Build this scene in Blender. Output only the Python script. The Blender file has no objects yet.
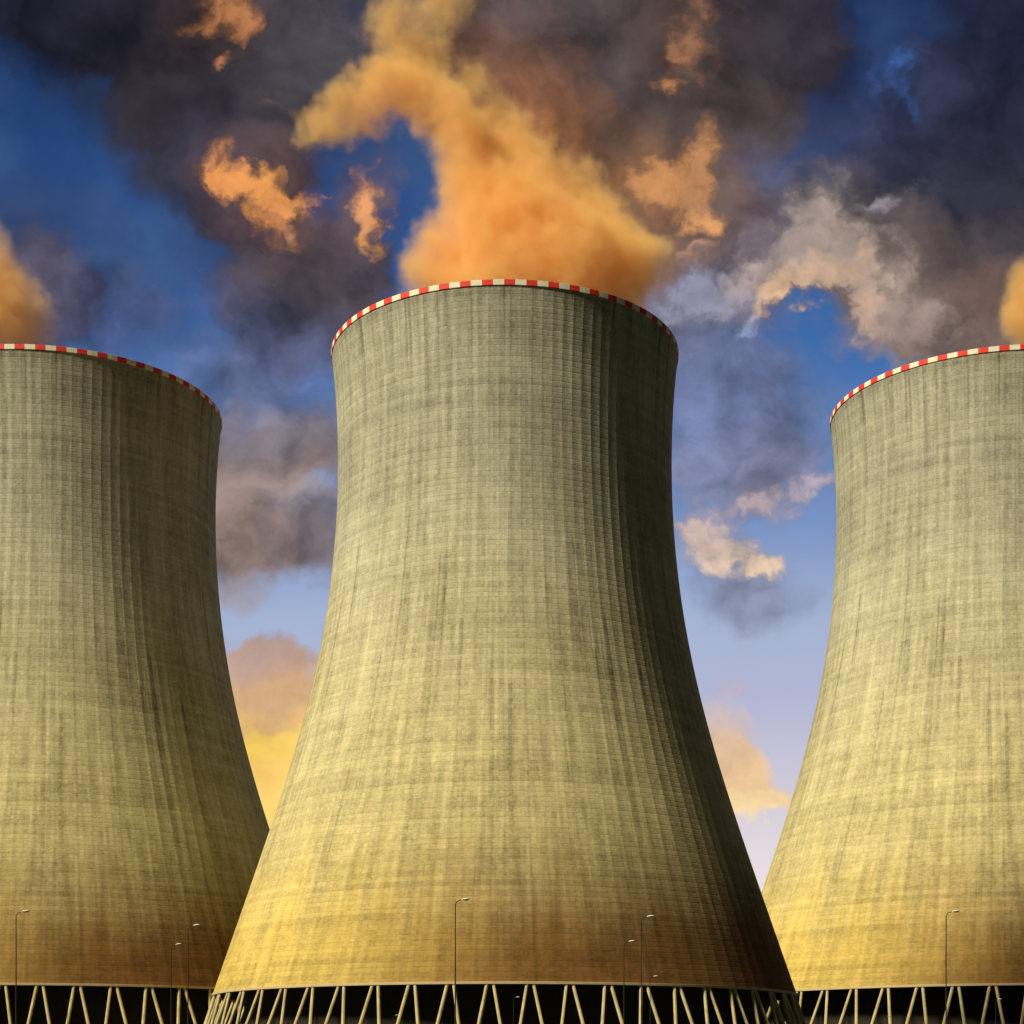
import bpy, bmesh, math, random
from mathutils import Vector
R = math.radians
sc = bpy.context.scene
col = sc.collection
random.seed(7)

# ------------------------------------------------------------------ camera
EYE = 1.7
F = 1695.0                      # focal length in pixels of a 1024 frame
cam = bpy.data.cameras.new('camera')
cam.sensor_width = 36; cam.lens = 36 * F / 1024
cam.shift_y = (1069 - 512) / 1024
cam.clip_start = 0.5; cam.clip_end = 20000
co = bpy.data.objects.new('camera', cam); col.objects.link(co)
co.location = (0, 0, EYE); co.rotation_euler = (R(90), 0, 0)
sc.camera = co

# ------------------------------------------------------------------ render / view
sc.view_settings.view_transform = 'Standard'
sc.view_settings.look = 'None'
sc.view_settings.exposure = 0.35; sc.view_settings.gamma = 1
sc.render.resolution_x = 1024; sc.render.resolution_y = 1024
sc.cycles.volume_bounces = 14
sc.cycles.max_bounces = 16
sc.cycles.volume_step_rate = 1.0
sc.cycles.volume_max_steps = 256

# ------------------------------------------------------------------ sun
SUN_AZ, SUN_EL = 55.0, 40.0      # azimuth counted from the camera side towards the left
sd = Vector((-math.sin(R(SUN_AZ)) * math.cos(R(SUN_EL)), -math.cos(R(SUN_AZ)) * math.cos(R(SUN_EL)), math.sin(R(SUN_EL))))
sl = bpy.data.lights.new('sun', 'SUN'); sl.energy = 5.0; sl.angle = R(9); sl.color = (1.0, 0.86, 0.54)
so = bpy.data.objects.new('sun', sl); col.objects.link(so)
so.rotation_euler = (-sd).to_track_quat('-Z', 'Y').to_euler(); so.location = (-200, -60, 300)

# ------------------------------------------------------------------ node helpers
class NT:
    def __init__(s, tree): s.t = tree
    def n(s, kind, **kw):
        nd = s.t.nodes.new(kind)
        for k, v in kw.items(): setattr(nd, k, v)
        return nd
    def put(s, sock, v):
        if v is None: return
        if isinstance(v, bpy.types.NodeSocket): s.t.links.new(v, sock)
        else:
            if hasattr(sock, 'default_value') and isinstance(v, tuple) and len(v) == 3 and sock.type == 'RGBA': v = v + (1,)
            sock.default_value = v
    def math(s, op, a, b=None, c=None, clamp=False):
        nd = s.n('ShaderNodeMath', operation=op, use_clamp=clamp)
        s.put(nd.inputs[0], a); s.put(nd.inputs[1], b); s.put(nd.inputs[2], c)
        return nd.outputs[0]
    def vec(s, op, a, b=None, c=None, out=0):
        nd = s.n('ShaderNodeVectorMath', operation=op)
        s.put(nd.inputs[0], a)
        if op == 'SCALE': s.put(nd.inputs['Scale'], b)
        else: s.put(nd.inputs[1], b); s.put(nd.inputs[2], c)
        return nd.outputs[out]
    def xyz(s, x, y, z):
        nd = s.n('ShaderNodeCombineXYZ'); s.put(nd.inputs[0], x); s.put(nd.inputs[1], y); s.put(nd.inputs[2], z); return nd.outputs[0]
    def sep(s, v):
        nd = s.n('ShaderNodeSeparateXYZ'); s.put(nd.inputs[0], v); return nd.outputs
    def noise(s, v, scale, detail=4, rough=0.55, color=False, dist=0.0):
        nd = s.n('ShaderNodeTexNoise'); s.put(nd.inputs['Vector'], v)
        nd.inputs['Scale'].default_value = scale; nd.inputs['Detail'].default_value = detail
        nd.inputs['Roughness'].default_value = rough; nd.inputs['Distortion'].default_value = dist
        return nd.outputs['Color'] if color else nd.outputs[0]
    def ramp(s, v, a, b, lo=0.0, hi=1.0, kind='SMOOTHSTEP'):
        nd = s.n('ShaderNodeMapRange', interpolation_type=kind)
        s.put(nd.inputs['Value'], v); nd.inputs['From Min'].default_value = a; nd.inputs['From Max'].default_value = b
        nd.inputs['To Min'].default_value = lo; nd.inputs['To Max'].default_value = hi
        return nd.outputs['Result']
    def mix(s, f, a, b, mode='MIX'):
        nd = s.n('ShaderNodeMix', data_type='RGBA', blend_type=mode)
        s.put(nd.inputs[0], f); s.put(nd.inputs[6], a); s.put(nd.inputs[7], b)
        return nd.outputs[2]
def lin(r, g, b):
    f = lambda c: (c / 255 / 12.92) if c <= 10 else ((c / 255 + 0.055) / 1.055) ** 2.4
    return (f(r), f(g), f(b))

# ------------------------------------------------------------------ world: dusk sky and its clouds, all in sky directions
def build_world():
    w = bpy.data.worlds.new('World'); sc.world = w; w.use_nodes = True
    t = w.node_tree; t.nodes.clear(); N = NT(t)
    out = N.n('ShaderNodeOutputWorld'); bg = N.n('ShaderNodeBackground')
    geo = N.n('ShaderNodeTexCoord')
    d = geo.outputs['Generated']
    x, y, z = N.sep(d)
    yy = N.math('MAXIMUM', y, 0.12)
    # tangent of azimuth / elevation, in units of 1/10 (1 unit = 169.5 px at this lens)
    tx = N.math('MULTIPLY', N.math('DIVIDE', x, yy), 10.0)
    tz = N.math('MULTIPLY', N.math('DIVIDE', z, yy), 10.0)
    P0 = N.xyz(tx, tz, 0.0)
    U = lambda px, py: ((px - 512) / 169.5, (1069 - py) / 169.5)
    # domain warp so that every cloud edge is ragged
    w1 = N.vec('SUBTRACT', N.noise(N.vec('ADD', P0, (3.1, 1.7, 0.0)), 1.6, 5, 0.58, True), (0.5, 0.5, 0.5))
    w2 = N.vec('SUBTRACT', N.noise(N.vec('ADD', P0, (9.1, 4.7, 2.0)), 5.5, 5, 0.5, True), (0.5, 0.5, 0.5))
    P = N.vec('ADD', N.vec('ADD', P0, N.vec('SCALE', w1, 0.4)), N.vec('SCALE', w2, 0.12))
    fb = N.noise(N.vec('ADD', N.vec('ADD', P0, N.vec('SCALE', w1, 0.5)), (21.0, 5.0, 0.0)), 1.7, 9, 0.56)
    fbs = N.noise(N.vec('ADD', N.vec('ADD', P0, N.vec('SCALE', w1, 0.5)), (20.86, 5.12, 0.0)), 1.7, 9, 0.56)
    fine = N.noise(N.vec('ADD', P, (1.0, 15.0, 4.0)), 6.5, 8, 0.60)
    relief = N.math('SUBTRACT', fb, fbs)

    # base gradient
    cr = N.n('ShaderNodeValToRGB'); N.put(cr.inputs[0], N.math('DIVIDE', tz, 7.0))
    stops = [(1069, (244, 228, 222)), (880, (238, 226, 228)), (800, (214, 206, 218)), (700, (180, 184, 214)), (620, (166, 180, 212)), (520, (120, 146, 196)),
             (420, (84, 124, 182)), (320, (50, 98, 166)), (220, (46, 78, 134)), (120, (32, 64, 116)), (0, (22, 44, 92))]
    el = cr.color_ramp.elements
    while len(el) > 1: el.remove(el[0])
    for i, (py, c) in enumerate(stops):
        p = min(1, max(0, (1069 - py) / 169.5 / 7.0))
        e = el[0] if i == 0 else el.new(p)
        e.position = p; e.color = lin(*c) + (1,)
    sky = N.n('ShaderNodeTexSky', sky_type='NISHITA', sun_disc=False)
    sky.sun_elevation = R(SUN_EL); sky.sun_rotation = R(180 + SUN_AZ)
    veil = N.noise(N.vec('ADD', P0, (40.0, 11.0, 0.0)), 1.3, 7, 0.58)
    base = N.vec('ADD', N.vec('SCALE', cr.outputs[0], 0.97), N.vec('SCALE', sky.outputs[0], 0.0015))

    def layer(blobs, src):
        wsum = 0.0001; csum = (0, 0, 0)
        for (px, py, rx, ry, rot, wt, c) in blobs:
            u, v = U(px, py)
            mp = N.n('ShaderNodeMapping', vector_type='TEXTURE'); N.put(mp.inputs[0], src)
            mp.inputs['Location'].default_value = (u, v, 0); mp.inputs['Rotation'].default_value = (0, 0, R(rot))
            mp.inputs['Scale'].default_value = (rx / 169.5, ry / 169.5, 1)
            g = N.n('ShaderNodeTexGradient', gradient_type='SPHERICAL'); N.put(g.inputs[0], mp.outputs[0])
            gv = N.math('MULTIPLY', g.outputs['Fac'], wt)
            wsum = N.math('ADD', wsum, gv)
            csum = N.vec('MULTIPLY_ADD', N.xyz(gv, gv, gv), lin(*c), csum)
        cc = N.vec('DIVIDE', csum, N.xyz(wsum, wsum, wsum))
        return wsum, cc

    # soft, broad dark cloud decks.  px, py, rx, ry, rotation, weight, colour
    grey = [
        (40, 0, 200, 90, 0, 1.2, (26, 28, 46)), (150, 30, 160, 120, 0, 1.8, (38, 35, 41)), (235, 100, 130, 150, -20, 2.0, (54, 49, 55)),
        (310, 20, 130, 110, 0, 1.7, (74, 72, 84)), (215, 190, 90, 110, 0, 1.0, (46, 50, 78)), (310, 290, 110, 90, 0, 1.7, (78, 68, 74)),
        (20, 240, 130, 90, 0, .7, (50, 60, 92)), (130, 300, 150, 70, 0, .8, (62, 76, 118)), (60, 330, 120, 60, 0, .6, (70, 76, 112)),
        (370, 250, 60, 60, 0, .7, (66, 64, 88)), (350, 160, 70, 60, 0, .5, (56, 66, 110)),
        (530, 20, 150, 110, 0, 1.8, (86, 80, 88)), (640, 80, 170, 150, 0, 1.9, (72, 62, 63)), (740, 50, 140, 120, 0, 1.9, (56, 50, 55)),
        (450, 50, 90, 80, 0, 1.6, (122, 86, 62)), (525, 105, 90, 110, 0, 2.2, (150, 98, 58)), (590, 180, 110, 80, 0, 2.2, (160, 112, 72)), (640, 230, 60, 60, 0, 1.2, (140, 102, 76)),
        (690, 150, 110, 110, 0, 1.6, (84, 74, 72)), (800, 30, 90, 80, 0, .9, (42, 42, 62)), (790, 170, 90, 70, 0, .6, (60, 72, 116)),
        (720, 250, 120, 90, 0, 1.8, (88, 82, 96)), (770, 280, 80, 50, 0, 1.3, (118, 108, 118)), (830, 225, 80, 80, 0, 1.4, (112, 106, 112)),
        (960, 190, 170, 160, 0, 2.0, (50, 49, 64)), (1000, 70, 110, 150, 0, 2.0, (30, 34, 58)), (900, 110, 90, 80, 0, .5, (44, 62, 112)),
        (890, 265, 110, 70, 0, 1.9, (110, 96, 90)), (930, 325, 110, 50, 0, 1.8, (136, 120, 114)), (1000, 270, 110, 70, 0, 1.5, (94, 78, 70)), (1100, 250, 140, 140, 0, 1.2, (60, 56, 70)),
        (690, 320, 60, 60, 0, 1.0, (110, 116, 148)), (745, 400, 120, 100, 0, 1.4, (100, 112, 156)), (750, 465, 105, 56, 0, 1.2, (116, 118, 148)), (760, 340, 60, 40, 0, .6, (100, 118, 168)),
        (745, 592, 84, 56, -10, 1.4, (122, 132, 168)), (700, 450, 60, 120, 0, .5, (110, 128, 178)),
        (250, 390, 130, 80, 0, 1.2, (90, 104, 148)), (260, 465, 140, 60, 10, 1.6, (136, 122, 122)), (232, 540, 85, 80, 0, 1.8, (142, 124, 120)),
        (320, 535, 80, 44, 0, 1.4, (118, 110, 122)), (290, 340, 90, 60, 0, .9, (72, 84, 128)), (300, 500, 70, 24, 0, .8, (124, 128, 152)),
    ]
    grey += [(260, 200, 90, 66, -20, 1.2, (112, 84, 76)), (368, 220, 44, 60, 0, .9, (100, 80, 82)), (222, 20, 66, 56, 0, 1.3, (98, 74, 64)), (690, 50, 50, 80, 25, 1.2, (98, 74, 62)),
        (690, 200, 80, 90, 0, 1.5, (130, 100, 82)), (650, 260, 60, 50, 0, 1.2, (150, 112, 86)), (40, 300, 70, 70, 0, .8, (100, 86, 90)), (985, 290, 60, 60, 0, 1.0, (128, 98, 80))]
    gw, gc = layer(grey, N.vec('ADD', N.vec('ADD', P0, N.vec('SCALE', w1, 0.7)), N.vec('SCALE', w2, 0.10)))
    gm = N.ramp(N.math('ADD', gw, N.math('MULTIPLY', N.math('SUBTRACT', fb, 0.5), 1.1)), -0.05, 1.05, 0.0, 0.96)
    gm = N.math('MULTIPLY', gm, N.ramp(gw, 0.0, 0.25))
    gcol = N.vec('SCALE', gc, N.math('ADD', N.ramp(fb, 0.28, 0.72, 0.76, 1.36, 'LINEAR'), N.math('MULTIPLY', relief, 1.9)))
    base = N.mix(N.ramp(veil, 0.36, 0.68, 0.0, 0.75), base, N.vec('SCALE', N.vec('ADD', base, (0.024, 0.040, 0.046)), 0.95))
    gcol = N.vec('MULTIPLY', gcol, (1.06, 1.0, 0.88))
    s1 = N.mix(gm, base, gcol)

    # low warm haze clouds near the horizon
    warm = [
        (270, 700, 90, 66, 0, 1.8, (206, 166, 126)), (260, 760, 130, 60, 0, 2.1, (244, 198, 104)), (270, 840, 150, 100, 0, 3.0, (252, 206, 112)),
        (240, 660, 60, 30, 0, 1.0, (176, 150, 146)), (275, 655, 45, 30, 0, 1.3, (160, 138, 136)), (244, 744, 70, 20, 8, 4.5, (255, 216, 88)), (290, 737, 30, 8, 8, 1.2, (252, 222, 110)),
        (716, 742, 50, 50, -35, 1.1, (208, 178, 156)), (735, 775, 55, 34, -30, 1.3, (222, 186, 142)), (745, 802, 62, 16, 0, 1.3, (238, 210, 160)),
        (738, 692, 22, 14, 0, .9, (176, 166, 188)),
        (60, 780, 300, 90, 0, 1.6, (226, 180, 110)), (1100, 800, 160, 60, 0, .8, (214, 180, 150)), (-220, 700, 200, 120, 0, 1.6, (214, 170, 110)),
    ]
    ww, wc = layer(warm, N.vec('ADD', P0, N.vec('ADD', N.vec('SCALE', w1, 0.40), N.vec('SCALE', w2, 0.25))))
    wm = N.ramp(N.math('ADD', ww, N.math('ADD', N.math('MULTIPLY', N.math('SUBTRACT', fb, 0.5), 1.0), N.math('MULTIPLY', N.math('SUBTRACT', fine, 0.5), 0.9))), -0.10, 0.95)
    wc = N.vec('SCALE', wc, N.math('ADD', N.ramp(fine, 0.3, 0.7, 1.02, 1.20, 'LINEAR'), N.math('MULTIPLY', relief, 0.6)))
    wm = N.math('MULTIPLY', wm, N.ramp(ww, 0.0, 0.22))
    s2 = N.mix(wm, s1, wc)

    # crisp sunlit cloud parts
    lit = [
        (826, 232, 60, 80, 0, 1.5, (160, 144, 134)), (850, 262, 90, 40, 0, 1.2, (150, 132, 122)), (780, 262, 60, 40, 0, 1.0, (140, 128, 132)), (894, 304, 60, 44, 0, 1.3, (156, 136, 126)), (800, 210, 34, 44, 0, .7, (134, 124, 124)), (822, 278, 66, 22, 28, 1.9, (222, 180, 142)), (866, 305, 20, 44, 0, 1.5, (206, 172, 148)),
        (782, 296, 44, 16, 30, 1.7, (222, 184, 146)), (886, 198, 40, 14, 20, .9, (138, 130, 136)), (760, 285, 50, 20, 0, .9, (170, 148, 134)), (910, 325, 90, 34, 0, 1.3, (142, 124, 118)), (740, 300, 40, 30, 0, .8, (150, 138, 144)), (806, 262, 50, 50, 0, 1.0, (160, 142, 130)),
        (690, 300, 50, 34, 0, .8, (128, 132, 158)), (750, 328, 24, 12, 20, 1.2, (150, 166, 200)),
        (700, 535, 50, 32, 0, 1.3, (190, 166, 156)), (732, 552, 52, 28, -12, 1.6, (216, 188, 162)), (764, 564, 32, 18, 0, 1.8, (228, 196, 162)),
        (756, 502, 70, 26, 10, 1.6, (170, 152, 154)), (822, 482, 40, 24, 10, 1.4, (164, 150, 160)), (700, 300, 70, 40, 0, 1.2, (136, 134, 152)),
        (325, 480, 30, 20, 0, .9, (120, 136, 178)), (300, 510, 60, 14, 5, .7, (134, 134, 154)), (200, 280, 80, 30, -40, .5, (62, 90, 146)), (130, 320, 70, 24, 40, .5, (80, 96, 142)), (320, 380, 40, 30, 0, .6, (84, 120, 180)),
        (890, 80, 60, 24, 40, .6, (52, 88, 150)), (905, 95, 40, 20, -50, .6, (60, 96, 156)),
        # orange puffs
        (228, 178, 34, 26, -20, 1.5, (226, 148, 84)), (258, 190, 40, 24, -20, 1.5, (236, 158, 84)), (296, 202, 36, 17, -6, 1.8, (222, 148, 86)), (266, 222, 22, 34, 10, 1.5, (206, 134, 80)), (292, 238, 13, 20, 30, 1.2, (180, 126, 90)),
        (370, 204, 17, 38, 8, 1.7, (200, 136, 90)), (378, 234, 20, 26, 0, 1.6, (214, 148, 90)),
        (216, 5, 36, 28, 0, 1.6, (176, 116, 74)), (242, 22, 24, 28, -30, 1.5, (176, 116, 74)), (224, 62, 16, 12, 0, 1.4, (176, 116, 78)), (272, 105, 24, 16, 20, .9, (96, 78, 74)),
        (710, 8, 22, 36, 25, 1.3, (128, 92, 72)), (694, 44, 20, 50, 25, 1.6, (146, 102, 74)), (674, 84, 24, 20, 20, 1.6, (172, 116, 80)), (742, 12, 12, 20, 10, .9, (100, 76, 68)),
        (672, 180, 50, 36, 0, 1.5, (188, 132, 84)), (702, 158, 28, 36, 0, 1.4, (180, 126, 84)), (702, 222, 28, 22, 0, 1.7, (216, 154, 96)), (692, 198, 26, 30, 0, 1.0, (170, 122, 90)), (694, 254, 26, 16, 0, 1.2, (160, 126, 108)),
        (640, 175, 36, 24, 0, 1.2, (180, 126, 82)), (770, 105, 20, 20, 0, .8, (90, 66, 74)), (760, 150, 24, 12, 20, .8, (96, 80, 100)),
    ]
    lw, lc = layer(lit, N.vec('ADD', P0, N.vec('ADD', N.vec('SCALE', w1, 0.35), N.vec('SCALE', w2, 0.36))))
    lm = N.ramp(N.math('ADD', lw, N.math('MULTIPLY', N.math('SUBTRACT', fine, 0.5), 2.3)), -0.12, 1.55)
    lm = N.math('MULTIPLY', lm, N.ramp(lw, 0.0, 0.25))
    lcol = N.vec('SCALE', lc, N.math('ADD', N.math('MULTIPLY_ADD', lm, 0.55, N.ramp(fine, 0.3, 0.7, 0.46, 0.86, 'LINEAR')), N.math('MULTIPLY', relief, 1.6)))
    s3 = N.mix(N.math('MULTIPLY', lm, 0.88), s2, lcol)

    # sky behind and beside the viewer: unseen, made dark to cut fill on the towers; below the horizon: dark
    front = N.ramp(y, 0.30, 0.72)
    back = N.mix(N.ramp(z, 0.0, 0.7), (0.014, 0.014, 0.018), (0.008, 0.009, 0.014))
    up = N.ramp(z, 0.60, 0.85)
    f2 = N.math('MULTIPLY', front, N.math('SUBTRACT', 1.0, up))
    s4 = N.mix(f2, back, s3)
    s5 = N.mix(N.ramp(z, -0.02, 0.0), (0.01, 0.01, 0.01), s4)
    t.links.new(s5, bg.inputs[0]); bg.inputs[1].default_value = 0.785
    t.links.new(bg.outputs[0], out.inputs[0])
    w.cycles.sampling_method = 'MANUAL'; w.cycles.sample_map_resolution = 512
build_world()

# ------------------------------------------------------------------ materials
def mat(name):
    m = bpy.data.materials.new(name); m.use_nodes = True
    N = NT(m.node_tree); b = m.node_tree.nodes['Principled BSDF']
    return m, N, b
def plain(name, c, rough=0.7, metal=0.0, var=0.25, scale=3.0):
    m, N, b = mat(name)
    tc = N.n('ShaderNodeTexCoord').outputs['Object']
    f = N.noise(tc, scale, 5, 0.6)
    cl = N.mix(f, tuple(v * (1 - var) for v in c), tuple(min(1, v * (1 + var)) for v in c))
    N.put(b.inputs['Base Color'], cl); b.inputs['Roughness'].default_value = rough; b.inputs['Metallic'].default_value = metal
    return m

def concrete_shell():
    m, N, b = mat('ribbed_concrete')
    uv = N.n('ShaderNodeUVMap', uv_map='shell').outputs[0]
    u, v, _ = N.sep(uv)                       # u: 0..108 ribs round the shell, v: metres along the wall from the bottom
    row = N.math('DIVIDE', v, 1.12)
    ri = N.math('FLOOR', row); rf = N.math('FRACT', row)
    ui = N.math('FLOOR', N.math('MULTIPLY', u, 3.0)); uf = N.math('FRACT', N.math('MULTIPLY', u, 3.0))
    wn = N.n('ShaderNodeTexWhiteNoise', noise_dimensions='2D'); N.put(wn.inputs['Vector'], N.xyz(ui, ri, 0.0)); cell = wn.outputs['Value']
    wr = N.n('ShaderNodeTexWhiteNoise', noise_dimensions='1D'); N.put(wr.inputs['W'], ri); rown = wr.outputs['Value']
    wc = N.n('ShaderNodeTexWhiteNoise', noise_dimensions='1D'); N.put(wc.inputs['W'], N.math('ADD', ui, 500.3)); coln = wc.outputs['Value']
    # noises
    big = N.noise(N.xyz(N.math('MULTIPLY', u, 0.09), N.math('MULTIPLY', v, 0.035), 1.0), 1.0, 4, 0.55)
    streak = N.noise(N.xyz(N.math('MULTIPLY', u, 0.55), N.math('MULTIPLY', v, 0.022), 5.0), 1.0, 5, 0.6)
    streak2 = N.noise(N.xyz(N.math('MULTIPLY', u, 1.9), N.math('MULTIPLY', v, 0.05), 9.0), 1.0, 4, 0.6)
    blot = N.noise(N.xyz(N.math('MULTIPLY', u, 0.7), N.math('MULTIPLY', v, 0.30), 3.0), 1.0, 5, 0.62)
    hband = N.noise(N.xyz(N.math('MULTIPLY', u, 0.06), N.math('MULTIPLY', v, 0.55), 7.0), 1.0, 3, 0.6)
    grain = N.noise(N.xyz(N.math('MULTIPLY', u, 4.0), N.math('MULTIPLY', v, 2.2), 2.0), 1.0, 4, 0.65)
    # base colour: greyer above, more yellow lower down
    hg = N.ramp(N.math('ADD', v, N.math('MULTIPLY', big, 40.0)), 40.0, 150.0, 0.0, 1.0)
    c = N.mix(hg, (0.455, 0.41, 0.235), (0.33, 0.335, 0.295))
    # value modulation
    k = N.math('ADD', 0.0, N.ramp(big, 0.3, 0.7, -0.14, 0.14))
    k = N.math('ADD', k, N.ramp(streak, 0.32, 0.68, -0.10, 0.09))
    k = N.math('ADD', k, N.ramp(streak2, 0.3, 0.7, -0.12, 0.10))
    k = N.math('ADD', k, N.ramp(blot, 0.3, 0.7, -0.07, 0.06))
    k = N.math('ADD', k, N.ramp(hband, 0.3, 0.7, -0.08, 0.07))
    k = N.math('ADD', k, N.ramp(grain, 0.3, 0.7, -0.14, 0.14))
    k = N.math('ADD', k, N.math('MULTIPLY', N.math('SUBTRACT', cell, 0.5), 0.16))
    k = N.math('ADD', k, N.math('MULTIPLY', N.math('SUBTRACT', rown, 0.5), 0.15))
    k = N.math('ADD', k, N.math('MULTIPLY', N.math('SUBTRACT', coln, 0.5), 0.14))
    # lift joints and form-board joints
    jh = N.ramp(N.math('ABSOLUTE', N.math('SUBTRACT', rf, 0.5)), 0.36, 0.47)
    jn = N.ramp(N.noise(N.xyz(N.math('MULTIPLY', u, 0.35), N.math('MULTIPLY', v, 0.8), 12.0), 1.0, 3, 0.6), 0.38, 0.62, 0.25, 1.35)
    jstr = N.math('MULTIPLY', N.math('MULTIPLY_ADD', rown, 0.14, 0.0), jn)
    k = N.math('SUBTRACT', k, N.math('MULTIPLY', jh, jstr))
    jv = N.ramp(N.math('ABSOLUTE', N.math('SUBTRACT', uf, 0.5)), 0.36, 0.48)
    k = N.math('SUBTRACT', k, N.math('MULTIPLY', jv, N.math('MULTIPLY', N.math('MULTIPLY_ADD', coln, 0.10, 0.0), jn)))
    # water runs that start at certain lifts
    for (v0, v1, seed, th, amt) in ((96, 40, 31.0, 0.60, 0.30), (76, 20, 44.0, 0.60, 0.34), (60, 5, 52.0, 0.62, 0.25), (150, 118, 61.0, 0.56, 0.26)):
        nz = N.noise(N.xyz(N.math('MULTIPLY', u, 0.95), seed, N.math('MULTIPLY', v, 0.006)), 1.0, 3, 0.6)
        m1 = N.ramp(nz, th - 0.04, th + 0.06)
        vv = N.math('ADD', v, N.math('MULTIPLY', N.math('SUBTRACT', coln, 0.5), 14.0))
        m2 = N.math('MULTIPLY', N.ramp(vv, v1, v0 - 8), N.ramp(vv, v0, v0 - 3.0, 0.0, 1.0))
        k = N.math('SUBTRACT', k, N.math('MULTIPLY', N.math('MULTIPLY', m1, m2), amt))
    # dirty crown under the rim
    k = N.math('SUBTRACT', k, N.math('MULTIPLY', N.ramp(N.math('ADD', v, N.math('MULTIPLY', streak, 16.0)), 142.0, 163.0), 0.16))
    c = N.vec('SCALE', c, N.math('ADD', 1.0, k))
    # brown water stain near the bottom, climbing unevenly; right face darkened further as painted shade
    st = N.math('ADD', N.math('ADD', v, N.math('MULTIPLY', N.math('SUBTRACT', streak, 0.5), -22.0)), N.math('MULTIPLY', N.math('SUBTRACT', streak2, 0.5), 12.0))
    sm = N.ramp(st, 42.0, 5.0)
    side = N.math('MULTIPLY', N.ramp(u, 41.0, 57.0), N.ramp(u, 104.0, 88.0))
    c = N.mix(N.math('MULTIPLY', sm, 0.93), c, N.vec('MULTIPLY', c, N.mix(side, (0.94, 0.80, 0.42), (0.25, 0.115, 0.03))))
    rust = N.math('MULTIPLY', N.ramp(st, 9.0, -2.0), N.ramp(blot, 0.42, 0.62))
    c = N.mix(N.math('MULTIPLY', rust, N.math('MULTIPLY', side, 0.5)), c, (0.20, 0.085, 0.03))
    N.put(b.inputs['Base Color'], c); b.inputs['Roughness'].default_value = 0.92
    if 'Specular IOR Level' in b.inputs: b.inputs['Specular IOR Level'].default_value = 0.15
    bp = N.n('ShaderNodeBump'); bp.inputs['Strength'].default_value = 0.6; bp.inputs['Distance'].default_value = 0.12
    hh = N.math('SUBTRACT', N.math('ADD', N.math('MULTIPLY', grain, 0.5), N.math('MULTIPLY', cell, 0.35)), N.math('MULTIPLY', jh, 0.25))
    N.put(bp.inputs['Height'], hh); N.put(b.inputs['Normal'], bp.outputs[0])
    return m
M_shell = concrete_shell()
M_inner = plain('inner_concrete', (0.16, 0.15, 0.12), 0.95)
M_beam = plain('ring_beam_concrete', (0.44, 0.36, 0.24), 0.9, scale=0.5)
M_col = plain('column_concrete', (0.42, 0.36, 0.22), 0.85, var=0.6, scale=0.5)
M_red = plain('red_paint', (0.62, 0.022, 0.020), 0.7, var=0.45, scale=0.6)
M_white = plain('white_paint', (0.66, 0.67, 0.60), 0.7, var=0.28, scale=0.6)
M_dark = plain('shade_black_fill', (0.012, 0.011, 0.008), 0.95)  # near-black tone stands in for the shade inside the tower
M_pole = plain('weathered_steel', (0.012, 0.012, 0.011), 0.9)
M_head = plain('lamp_housing_grey', (0.62, 0.62, 0.60), 0.5)
M_glass = plain('lamp_glass', (0.10, 0.10, 0.09), 0.2)

# ------------------------------------------------------------------ mesh helpers
def link_mesh(name, bm, mats, parent=None, smooth=False):
    me = bpy.data.meshes.new(name); bm.to_mesh(me); bm.free()
    for m in (mats if isinstance(mats, (list, tuple)) else [mats]): me.materials.append(m)
    if smooth:
        for p in me.polygons: p.use_smooth = True
    o = bpy.data.objects.new(name, me); col.objects.link(o); o.parent = parent
    return o
def empty(name, loc):
    o = bpy.data.objects.new(name, None); col.objects.link(o); o.location = loc; o.empty_display_size = 2; return o
def tag(o, label=None, cat=None, group=None, kind=None):
    if label: o['label'] = label
    if cat: o['category'] = cat
    if group: o['group'] = group
    if kind: o['kind'] = kind
    return o
def tube(bm, pts, rads, seg=10, caps=True, flat=1.0):
    rings = []
    for i, p in enumerate(pts):
        p = Vector(p)
        a = Vector(pts[max(0, i - 1)]); c = Vector(pts[min(len(pts) - 1, i + 1)])
        t = (c - a).normalized()
        s = t.cross(Vector((0, 0, 1)) if abs(t.z) < 0.95 else Vector((0, 1, 0))).normalized(); q = s.cross(t).normalized()
        rings.append([bm.verts.new(p + (s * math.cos(2 * math.pi * k / seg) + q * flat * math.sin(2 * math.pi * k / seg)) * rads[i]) for k in range(seg)])
    for r0, r1 in zip(rings, rings[1:]):
        for k in range(seg): bm.faces.new((r0[k], r0[(k + 1) % seg], r1[(k + 1) % seg], r1[k]))
    if caps: bm.faces.new(rings[0][::-1]); bm.faces.new(rings[-1])
def box(bm, lo, hi):
    r = bmesh.ops.create_cube(bm, size=1)['verts']
    for v in r: v.co = Vector([(lo[i] + hi[i]) / 2 + v.co[i] * (hi[i] - lo[i]) for i in range(3)])

# ------------------------------------------------------------------ ground
g = plain('dry_grass', (0.045, 0.048, 0.022), 0.95, var=0.4, scale=0.05)
bm = bmesh.new()
for v in ((-6000, -3000), (6000, -3000), (6000, 9000), (-6000, 9000)): bm.verts.new((v[0], v[1], 0))
bm.faces.new(bm.verts); tag(link_mesh('ground', bm, g), kind='structure')
bm = bmesh.new()
for v in ((-900, 92), (900, 92), (900, 100), (-900, 100)): bm.verts.new((v[0], v[1], 0.004))
bm.faces.new(bm.verts); tag(link_mesh('road', bm, plain('asphalt', (0.05, 0.05, 0.05), 0.9, scale=0.8)), kind='structure')

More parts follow.
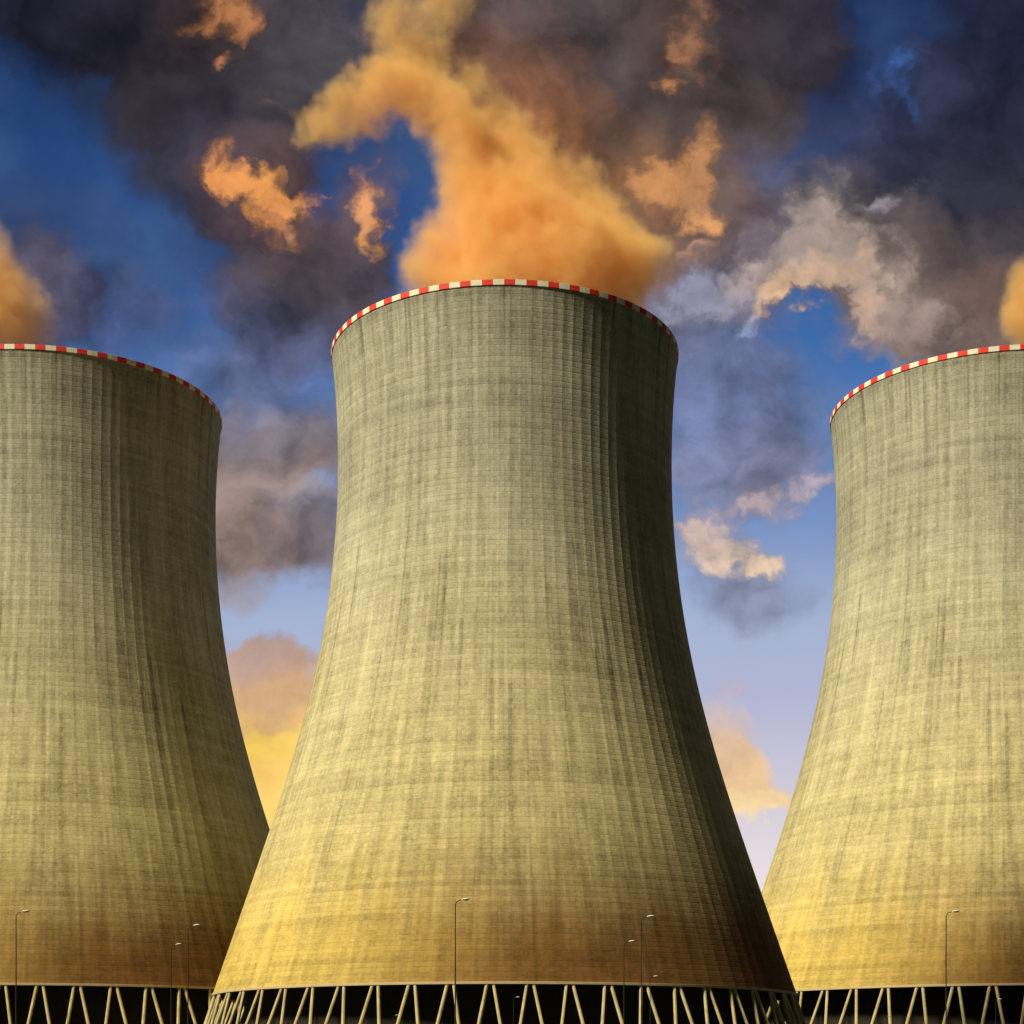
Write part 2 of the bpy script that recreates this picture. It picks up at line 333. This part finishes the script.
# ------------------------------------------------------------------ cooling tower
COEF = [1.5221722410764122, 0.1257815867972388, -3.731657722436111, 2.7254024502318916, 12.525915889605077, -15.835631211466412, 42.40001616158589]
def prof(zz):                       # shell radius at height zz above the viewer's eye
    q = (zz - 90) / 75.0; r = 0.0
    for c in COEF: r = r * q + c
    return r
Z0, Z1 = 16.2 + EYE, 160.7 + EYE
NR = 108; NP = 54
def rad(z): return prof(z - EYE)
def build_tower(loc):
    root = empty('cooling_tower', loc)
    # outer shell with real meridional ribs
    bm = bmesh.new(); uvl = bm.loops.layers.uv.new('shell')
    rows = 120; zs = [Z0 + (Z1 - 1.05 - Z0) * i / rows for i in range(rows + 1)]
    s = [0.0]
    for a, b_ in zip(zs, zs[1:]): s.append(s[-1] + math.hypot(b_ - a, rad(b_) - rad(a)))
    prf = [(0.0, 0.0), (0.40, 0.0), (0.49, 0.030), (0.53, 0.030), (0.62, 0.0)]
    us = []
    for k in range(NR):
        for (f, h) in prf: us.append((k + f, h))
    grid = []
    for z in zs:
        r = rad(z); ring = []
        for (u, h) in us:
            a = u / NR * 2 * math.pi + math.pi / 2      # seam at the back (+y)
            ring.append(bm.verts.new(((r + h) * math.cos(a), (r + h) * math.sin(a), z)))
        grid.append(ring)
    n = len(us)
    for i in range(rows):
        for k in range(n):
            k2 = (k + 1) % n
            f = bm.faces.new((grid[i][k], grid[i][k2], grid[i + 1][k2], grid[i + 1][k]))
            ua, ub = us[k][0], (us[k2][0] if k2 else NR)
            for lp, (uu, vv) in zip(f.loops, ((ua, s[i]), (ub, s[i]), (ub, s[i + 1]), (ua, s[i + 1]))): lp[uvl].uv = (uu, vv)
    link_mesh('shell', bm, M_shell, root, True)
    # inner lining
    bm = bmesh.new(); prev = None
    for i in range(41):
        z = Z0 + (Z1 - 1.3 - Z0) * i / 40; r = rad(z) - (1.0 if i == 0 else 0.5)
        ring = [bm.verts.new((r * math.cos(2 * math.pi * k / 96), r * math.sin(2 * math.pi * k / 96), z)) for k in range(96)]
        if prev:
            for k in range(96): bm.faces.new((prev[(k + 1) % 96], prev[k], ring[k], ring[(k + 1) % 96]))
        prev = ring
    link_mesh('inner_lining', bm, M_inner, root, True)
    # thick ring beam at the foot of the shell
    def ring_solid(name, section, mats, seg, idx=None, sub=1):
        bm = bmesh.new(); m = len(section); rings = []
        tot = seg * sub
        for k in range(tot):
            a = 2 * math.pi * k / tot + math.pi / 2
            rings.append([bm.verts.new((r * math.cos(a), r * math.sin(a), z)) for (r, z) in section])
        for k in range(tot):
            A, B = rings[k], rings[(k + 1) % tot]
            for j in range(m):
                f = bm.faces.new((A[j], B[j], B[(j + 1) % m], A[(j + 1) % m]))
                if idx: f.material_index = idx(k // sub)
        bmesh.ops.recalc_face_normals(bm, faces=bm.faces[:])
        return link_mesh(name, bm, mats, root)
    rb = rad(Z0)
    ring_solid('ring_beam', [(rb + 0.12, Z0 - 0.18), (rb + 0.12, Z0 + 0.16), (rb + 0.10, Z0 + 0.30), (rb - 1.0, Z0 + 0.30), (rb - 1.0, Z0 - 0.18)], M_beam, 216)
    rt = rad(Z1)
    ring_solid('striped_rim', [(rt + 0.04, Z1 - 1.12), (rt + 0.06, Z1 - 1.05), (rt + 0.06, Z1 - 0.04), (rt + 0.05, Z1), (rt - 0.9, Z1), (rt - 0.9, Z1 - 1.12)],
               [M_red, M_white], NR, lambda k: k % 2, 2)
    # raking columns in pairs under the ring beam; 100 nearest one by one
    cols = []
    for k in range(NP):
        ac = -math.pi / 2 + R(4.47) + (k + 0.0) * 2 * math.pi / NP
        for sgn in (-1, 1): cols.append((ac, sgn))
    cols.sort(key=lambda c: math.sin(c[0]))
    def col_bm(bm, ac, sgn):
        a0, a1 = ac + sgn * 0.0098, ac + sgn * 0.053
        r0, r1 = rb - 0.35, rb + 5.0
        z0, z1 = Z0 - 0.25, 0.9 - loc[2] if loc[2] > 0 else 0.9
        p0 = Vector((r0 * math.cos(a0), r0 * math.sin(a0), z0)); p1 = Vector((r1 * math.cos(a1), r1 * math.sin(a1), z1))
        tube(bm, [p0, p0.lerp(p1, 0.5), p1], [0.33, 0.36, 0.42], 8)
    for (ac, sgn) in cols[:100]:
        bm = bmesh.new(); col_bm(bm, ac, sgn); link_mesh('support_column', bm, M_col, root)
    bm = bmesh.new()
    for (ac, sgn) in cols[100:]: col_bm(bm, ac, sgn)
    tag(link_mesh('support_column', bm, M_col, root), kind='stuff')
    # basin wall, and an added near-black fill drum painting the interior's shade between the columns
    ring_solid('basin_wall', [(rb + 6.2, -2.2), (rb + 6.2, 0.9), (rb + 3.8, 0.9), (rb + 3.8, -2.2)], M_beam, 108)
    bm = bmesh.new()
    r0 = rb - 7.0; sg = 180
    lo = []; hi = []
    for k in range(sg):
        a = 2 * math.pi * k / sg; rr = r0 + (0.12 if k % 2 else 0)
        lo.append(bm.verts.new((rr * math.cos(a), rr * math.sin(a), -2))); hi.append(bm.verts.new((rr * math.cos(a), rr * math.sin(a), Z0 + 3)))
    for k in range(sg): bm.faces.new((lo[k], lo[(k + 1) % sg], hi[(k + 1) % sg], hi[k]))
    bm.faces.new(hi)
    link_mesh('shade_fill_drum', bm, M_dark, root)
    return root

def copy_tree(o, parent=None):
    c = o.copy(); col.objects.link(c); c.parent = parent
    for ch in o.children: copy_tree(ch, c)
    return c
tower = build_tower((-1.6, 384.0, 0.0))
bpy.context.view_layer.update()
GR = 'cooling towers with red and white rims'
tag(tower, 'central cooling tower, the only complete one, standing in front between the other two', 'cooling tower', GR)
tl = copy_tree(tower); SL = 1.10; tl.location = (-111.3 * SL, 418.3 * SL, 1.5 * SL + EYE * (1 - SL)); tl.scale = (SL, SL, SL); tl.rotation_euler = (0, 0, R(13.333))
tag(tl, 'left cooling tower, its black shaded side facing the central tower', 'cooling tower', GR)
S = 1.46
tr = copy_tree(tower); tr.location = (118.3 * S, 418.3 * S, 1.5 * S + EYE * (1 - S)); tr.scale = (S, S, S); tr.rotation_euler = (0, 0, R(-13.333))
tag(tr, 'right cooling tower, its sunlit yellow side facing the central tower', 'cooling tower', GR)

# ------------------------------------------------------------------ street lamps
def build_lamp():
    root = empty('street_lamp', (0, 0, 0))
    bm = bmesh.new()
    tube(bm, [(0, 0, 0), (0, 0, 0.6), (0, 0, 0.65), (0, 0, 6), (0, 0, 11.75)], [0.09, 0.09, 0.048, 0.042, 0.03], 10)
    link_mesh('pole', bm, M_pole, root)
    bm = bmesh.new()
    tube(bm, [(0, 0, 11.6), (0.03, 0, 11.8), (0.12, 0, 11.93), (0.30, 0, 12.0), (0.42, 0, 12.03)], [0.028, 0.026, 0.024, 0.022, 0.022], 8)
    link_mesh('arm', bm, M_pole, root)
    bm = bmesh.new()
    tube(bm, [(0.36, 0, 12.03), (0.42, 0, 12.04), (0.58, 0, 12.07), (0.80, 0, 12.08), (0.90, 0, 12.07)], [0.03, 0.07, 0.12, 0.11, 0.03], 12, flat=0.55)
    hd = link_mesh('lamp_head', bm, M_head, root, True)
    bm = bmesh.new()
    tube(bm, [(0.50, 0, 12.015), (0.56, 0, 12.005), (0.76, 0, 12.01), (0.82, 0, 12.03)], [0.02, 0.085, 0.08, 0.02], 10, flat=0.4)
    link_mesh('lens', bm, M_glass, hd, True)
    return root
proto = build_lamp()
bpy.context.view_layer.update()
LG = 'street lamps in front of the cooling towers'
lamps = [  # head px, head py, label
    (466, 899, 'nearest street lamp, thin dark pole left of the middle of the central tower'),
    (651, 916, 'bright headed street lamp before the shaded lower right of the central tower'),
    (632, 941, 'faint street lamp just below left of the bright one before the central tower'),
    (656, 976, 'small far street lamp, head just above the columns at the central tower\'s lower right'),
    (518, 997, 'far street lamp, pale head in the dark gap under the middle of the central tower'),
    (397, 1015, 'far street lamp, head low between columns under the central tower\'s left half'),
    (26, 911, 'street lamp with thin dark pole against the bright part of the left cooling tower'),
    (197, 925, 'street lamp with a bright head over the shaded lower right of the left tower'),
    (179, 944, 'faint street lamp head just below the bright one on the left tower'),
    (72, 999, 'far street lamp with a pale head between the columns of the left tower'),
    (956, 911, 'street lamp with thin dark pole against the right cooling tower'),
    (1000, 999, 'far street lamp with a pale head between columns near the right edge'),
    (889, 1016, 'far street lamp low between the columns under the left part of the right tower'),
]
for i, (px, py, lab) in enumerate(lamps):
    o = proto if i == 0 else copy_tree(proto)
    d = F * (12.07 - EYE) / (1069 - py)
    if d > 300 and px < 700: d = 306
    zs = ((1069 - py) * d / F + EYE) / 12.07
    o.location = ((px - 512) * d / F - 0.65, d, 0); o.scale = (1, 1, zs)
    tag(o, lab, 'street lamp', LG)

# ------------------------------------------------------------------ steam
def steam_mat():
    m = bpy.data.materials.new('sunlight_tinted_steam'); m.use_nodes = True; t = m.node_tree; t.nodes.clear(); N = NT(t)
    out = N.n('ShaderNodeOutputMaterial'); pv = N.n('ShaderNodeVolumePrincipled')
    pv.inputs['Color'].default_value = (1.0, 0.755, 0.39, 1); pv.inputs['Anisotropy'].default_value = 0.0  # orange of the sunlight is put into the steam's own colour
    pv.inputs['Density'].default_value = 1.0
    t.links.new(pv.outputs[0], out.inputs['Volume'])
    return m
M_steam = steam_mat()
def steam(name, blobs, depth, vox, sigma, label, warp=1.0):
    """blobs in picture-like coordinates on the plane at this depth, turned to metres: (px, py, radius px, depth offset m, weight)"""
    k = depth / F
    B = [(((px - 512) * k), depth + dy, EYE + (1069 - py) * k, r * k, w) for (px, py, r, dy, w) in blobs]
    pad = 4
    lo = [min(b[i] - b[3] for b in B) - pad for i in range(3)]; hi = [max(b[i] + b[3] for b in B) + pad for i in range(3)]
    me = bpy.data.meshes.new(name); o = bpy.data.objects.new(name, me); col.objects.link(o)
    c = Vector([(lo[i] + hi[i]) / 2 for i in range(3)]); c.z = lo[2]
    o.location = c
    t = bpy.data.node_groups.new('steam_density', 'GeometryNodeTree')
    t.interface.new_socket('Geometry', in_out='INPUT', socket_type='NodeSocketGeometry')
    t.interface.new_socket('Geometry', in_out='OUTPUT', socket_type='NodeSocketGeometry')
    N = NT(t); out = N.n('NodeGroupOutput')
    pos = N.n('GeometryNodeInputPosition').outputs[0]
    w1 = N.vec('SUBTRACT', N.noise(pos, 0.055, 4, 0.5, True), (0.5, 0.5, 0.5))
    w2 = N.vec('SUBTRACT', N.noise(pos, 0.20, 5, 0.6, True), (0.5, 0.5, 0.5))
    P = N.vec('ADD', N.vec('ADD', pos, N.vec('SCALE', w1, 15.0 * warp)), N.vec('SCALE', w2, 9.0 * warp))
    tot = 0.0
    for (x, y, z, r, w) in B:
        dv = N.vec('DISTANCE', P, (x - c.x, y - c.y, z - c.z), out=1)
        nd = N.n('ShaderNodeMapRange', interpolation_type='LINEAR'); N.put(nd.inputs['Value'], dv)
        nd.inputs['From Min'].default_value = 0; nd.inputs['From Max'].default_value = r * 1.35
        nd.inputs['To Min'].default_value = w; nd.inputs['To Max'].default_value = 0.0
        tot = N.math('ADD', tot, nd.outputs['Result'])
    nf = N.noise(pos, 0.13, 9, 0.72)
    tot2 = N.math('ADD', tot, N.math('MULTIPLY', N.math('SUBTRACT', nf, 0.5), 2.3))
    # nothing left where no blob is near
    dens = N.math('MULTIPLY', N.ramp(tot2, 0.20, 0.95), N.ramp(tot, 0.02, 0.2))
    dens = N.math('MULTIPLY', dens, sigma)
    vc = N.n('GeometryNodeVolumeCube')
    N.put(vc.inputs['Density'], dens)
    vc.inputs['Min'].default_value = [lo[i] - c[i] for i in range(3)]; vc.inputs['Max'].default_value = [hi[i] - c[i] for i in range(3)]
    for i, a in enumerate('XYZ'): vc.inputs['Resolution ' + a].default_value = max(8, int((hi[i] - lo[i]) / vox))
    sm = N.n('GeometryNodeSetMaterial'); sm.inputs['Material'].default_value = M_steam
    t.links.new(vc.outputs[0], sm.inputs[0]); t.links.new(sm.outputs[0], out.inputs[0])
    md = o.modifiers.new('density', 'NODES'); md.node_group = t
    me.materials.append(M_steam)
    tag(o, label, 'steam', 'steam plumes tinted as lit by the low sun', 'stuff')
    return o
main = [(460, 285, 55, 0, 1.2), (520, 290, 70, -5, 1.3), (590, 285, 62, 0, 1.3), (628, 262, 34, 0, 1.0), (440, 262, 28, 0, .9), (540, 245, 62, 0, 1.3), (600, 232, 42, 5, 1.1), (480, 232, 42, -5, 1.1),
        (515, 195, 50, 0, 1.0), (470, 180, 38, -4, 1.1), (570, 195, 44, 8, .8), (620, 205, 26, 8, .6), (455, 140, 34, -4, 1.1), (500, 140, 40, 6, .7), (435, 105, 34, -2, 1.1), (400, 98, 28, -4, 1.1), (372, 105, 26, -4, 1.1),
        (345, 118, 26, -4, 1.1), (318, 132, 22, -4, 1.1), (302, 140, 12, -4, .8), (418, 66, 30, 0, .8), (460, 70, 30, 6, .6), (390, 35, 26, 0, .6), (430, 25, 34, 4, .55), (395, 5, 26, 0, .55), (490, 100, 38, 8, .55), (520, 140, 40, 8, .55), (560, 150, 34, 10, .45), (600, 180, 34, 10, .5), (440, -25, 40, 4, .6)]
steam('steam_plume', main, 384.0, 0.45, 0.19, 'orange steam plume tinted as sunlit, rising and curling left out of the central tower')
left = [(-20, 330, 50, 0, 1.2), (5, 312, 36, 0, 1.2), (30, 322, 24, 0, 1.1), (0, 280, 28, 0, 1.0), (-35, 260, 50, 0, 1.1), (-60, 300, 50, 0, 1.1)]
steam('steam_plume', left, 460.0, 0.8, 0.13, 'orange steam plume above the left tower at the left edge of the picture')
right = [(1020, 318, 24, 0, 1.0), (1042, 325, 34, 0, 1.1), (1030, 290, 24, 0, 1.1), (1055, 285, 34, 0, 1.1), (1060, 330, 40, 0, 1.1)]
steam('steam_plume', right, 610.0, 1.0, 0.12, 'orange steam plume above the right tower at the right edge of the picture')
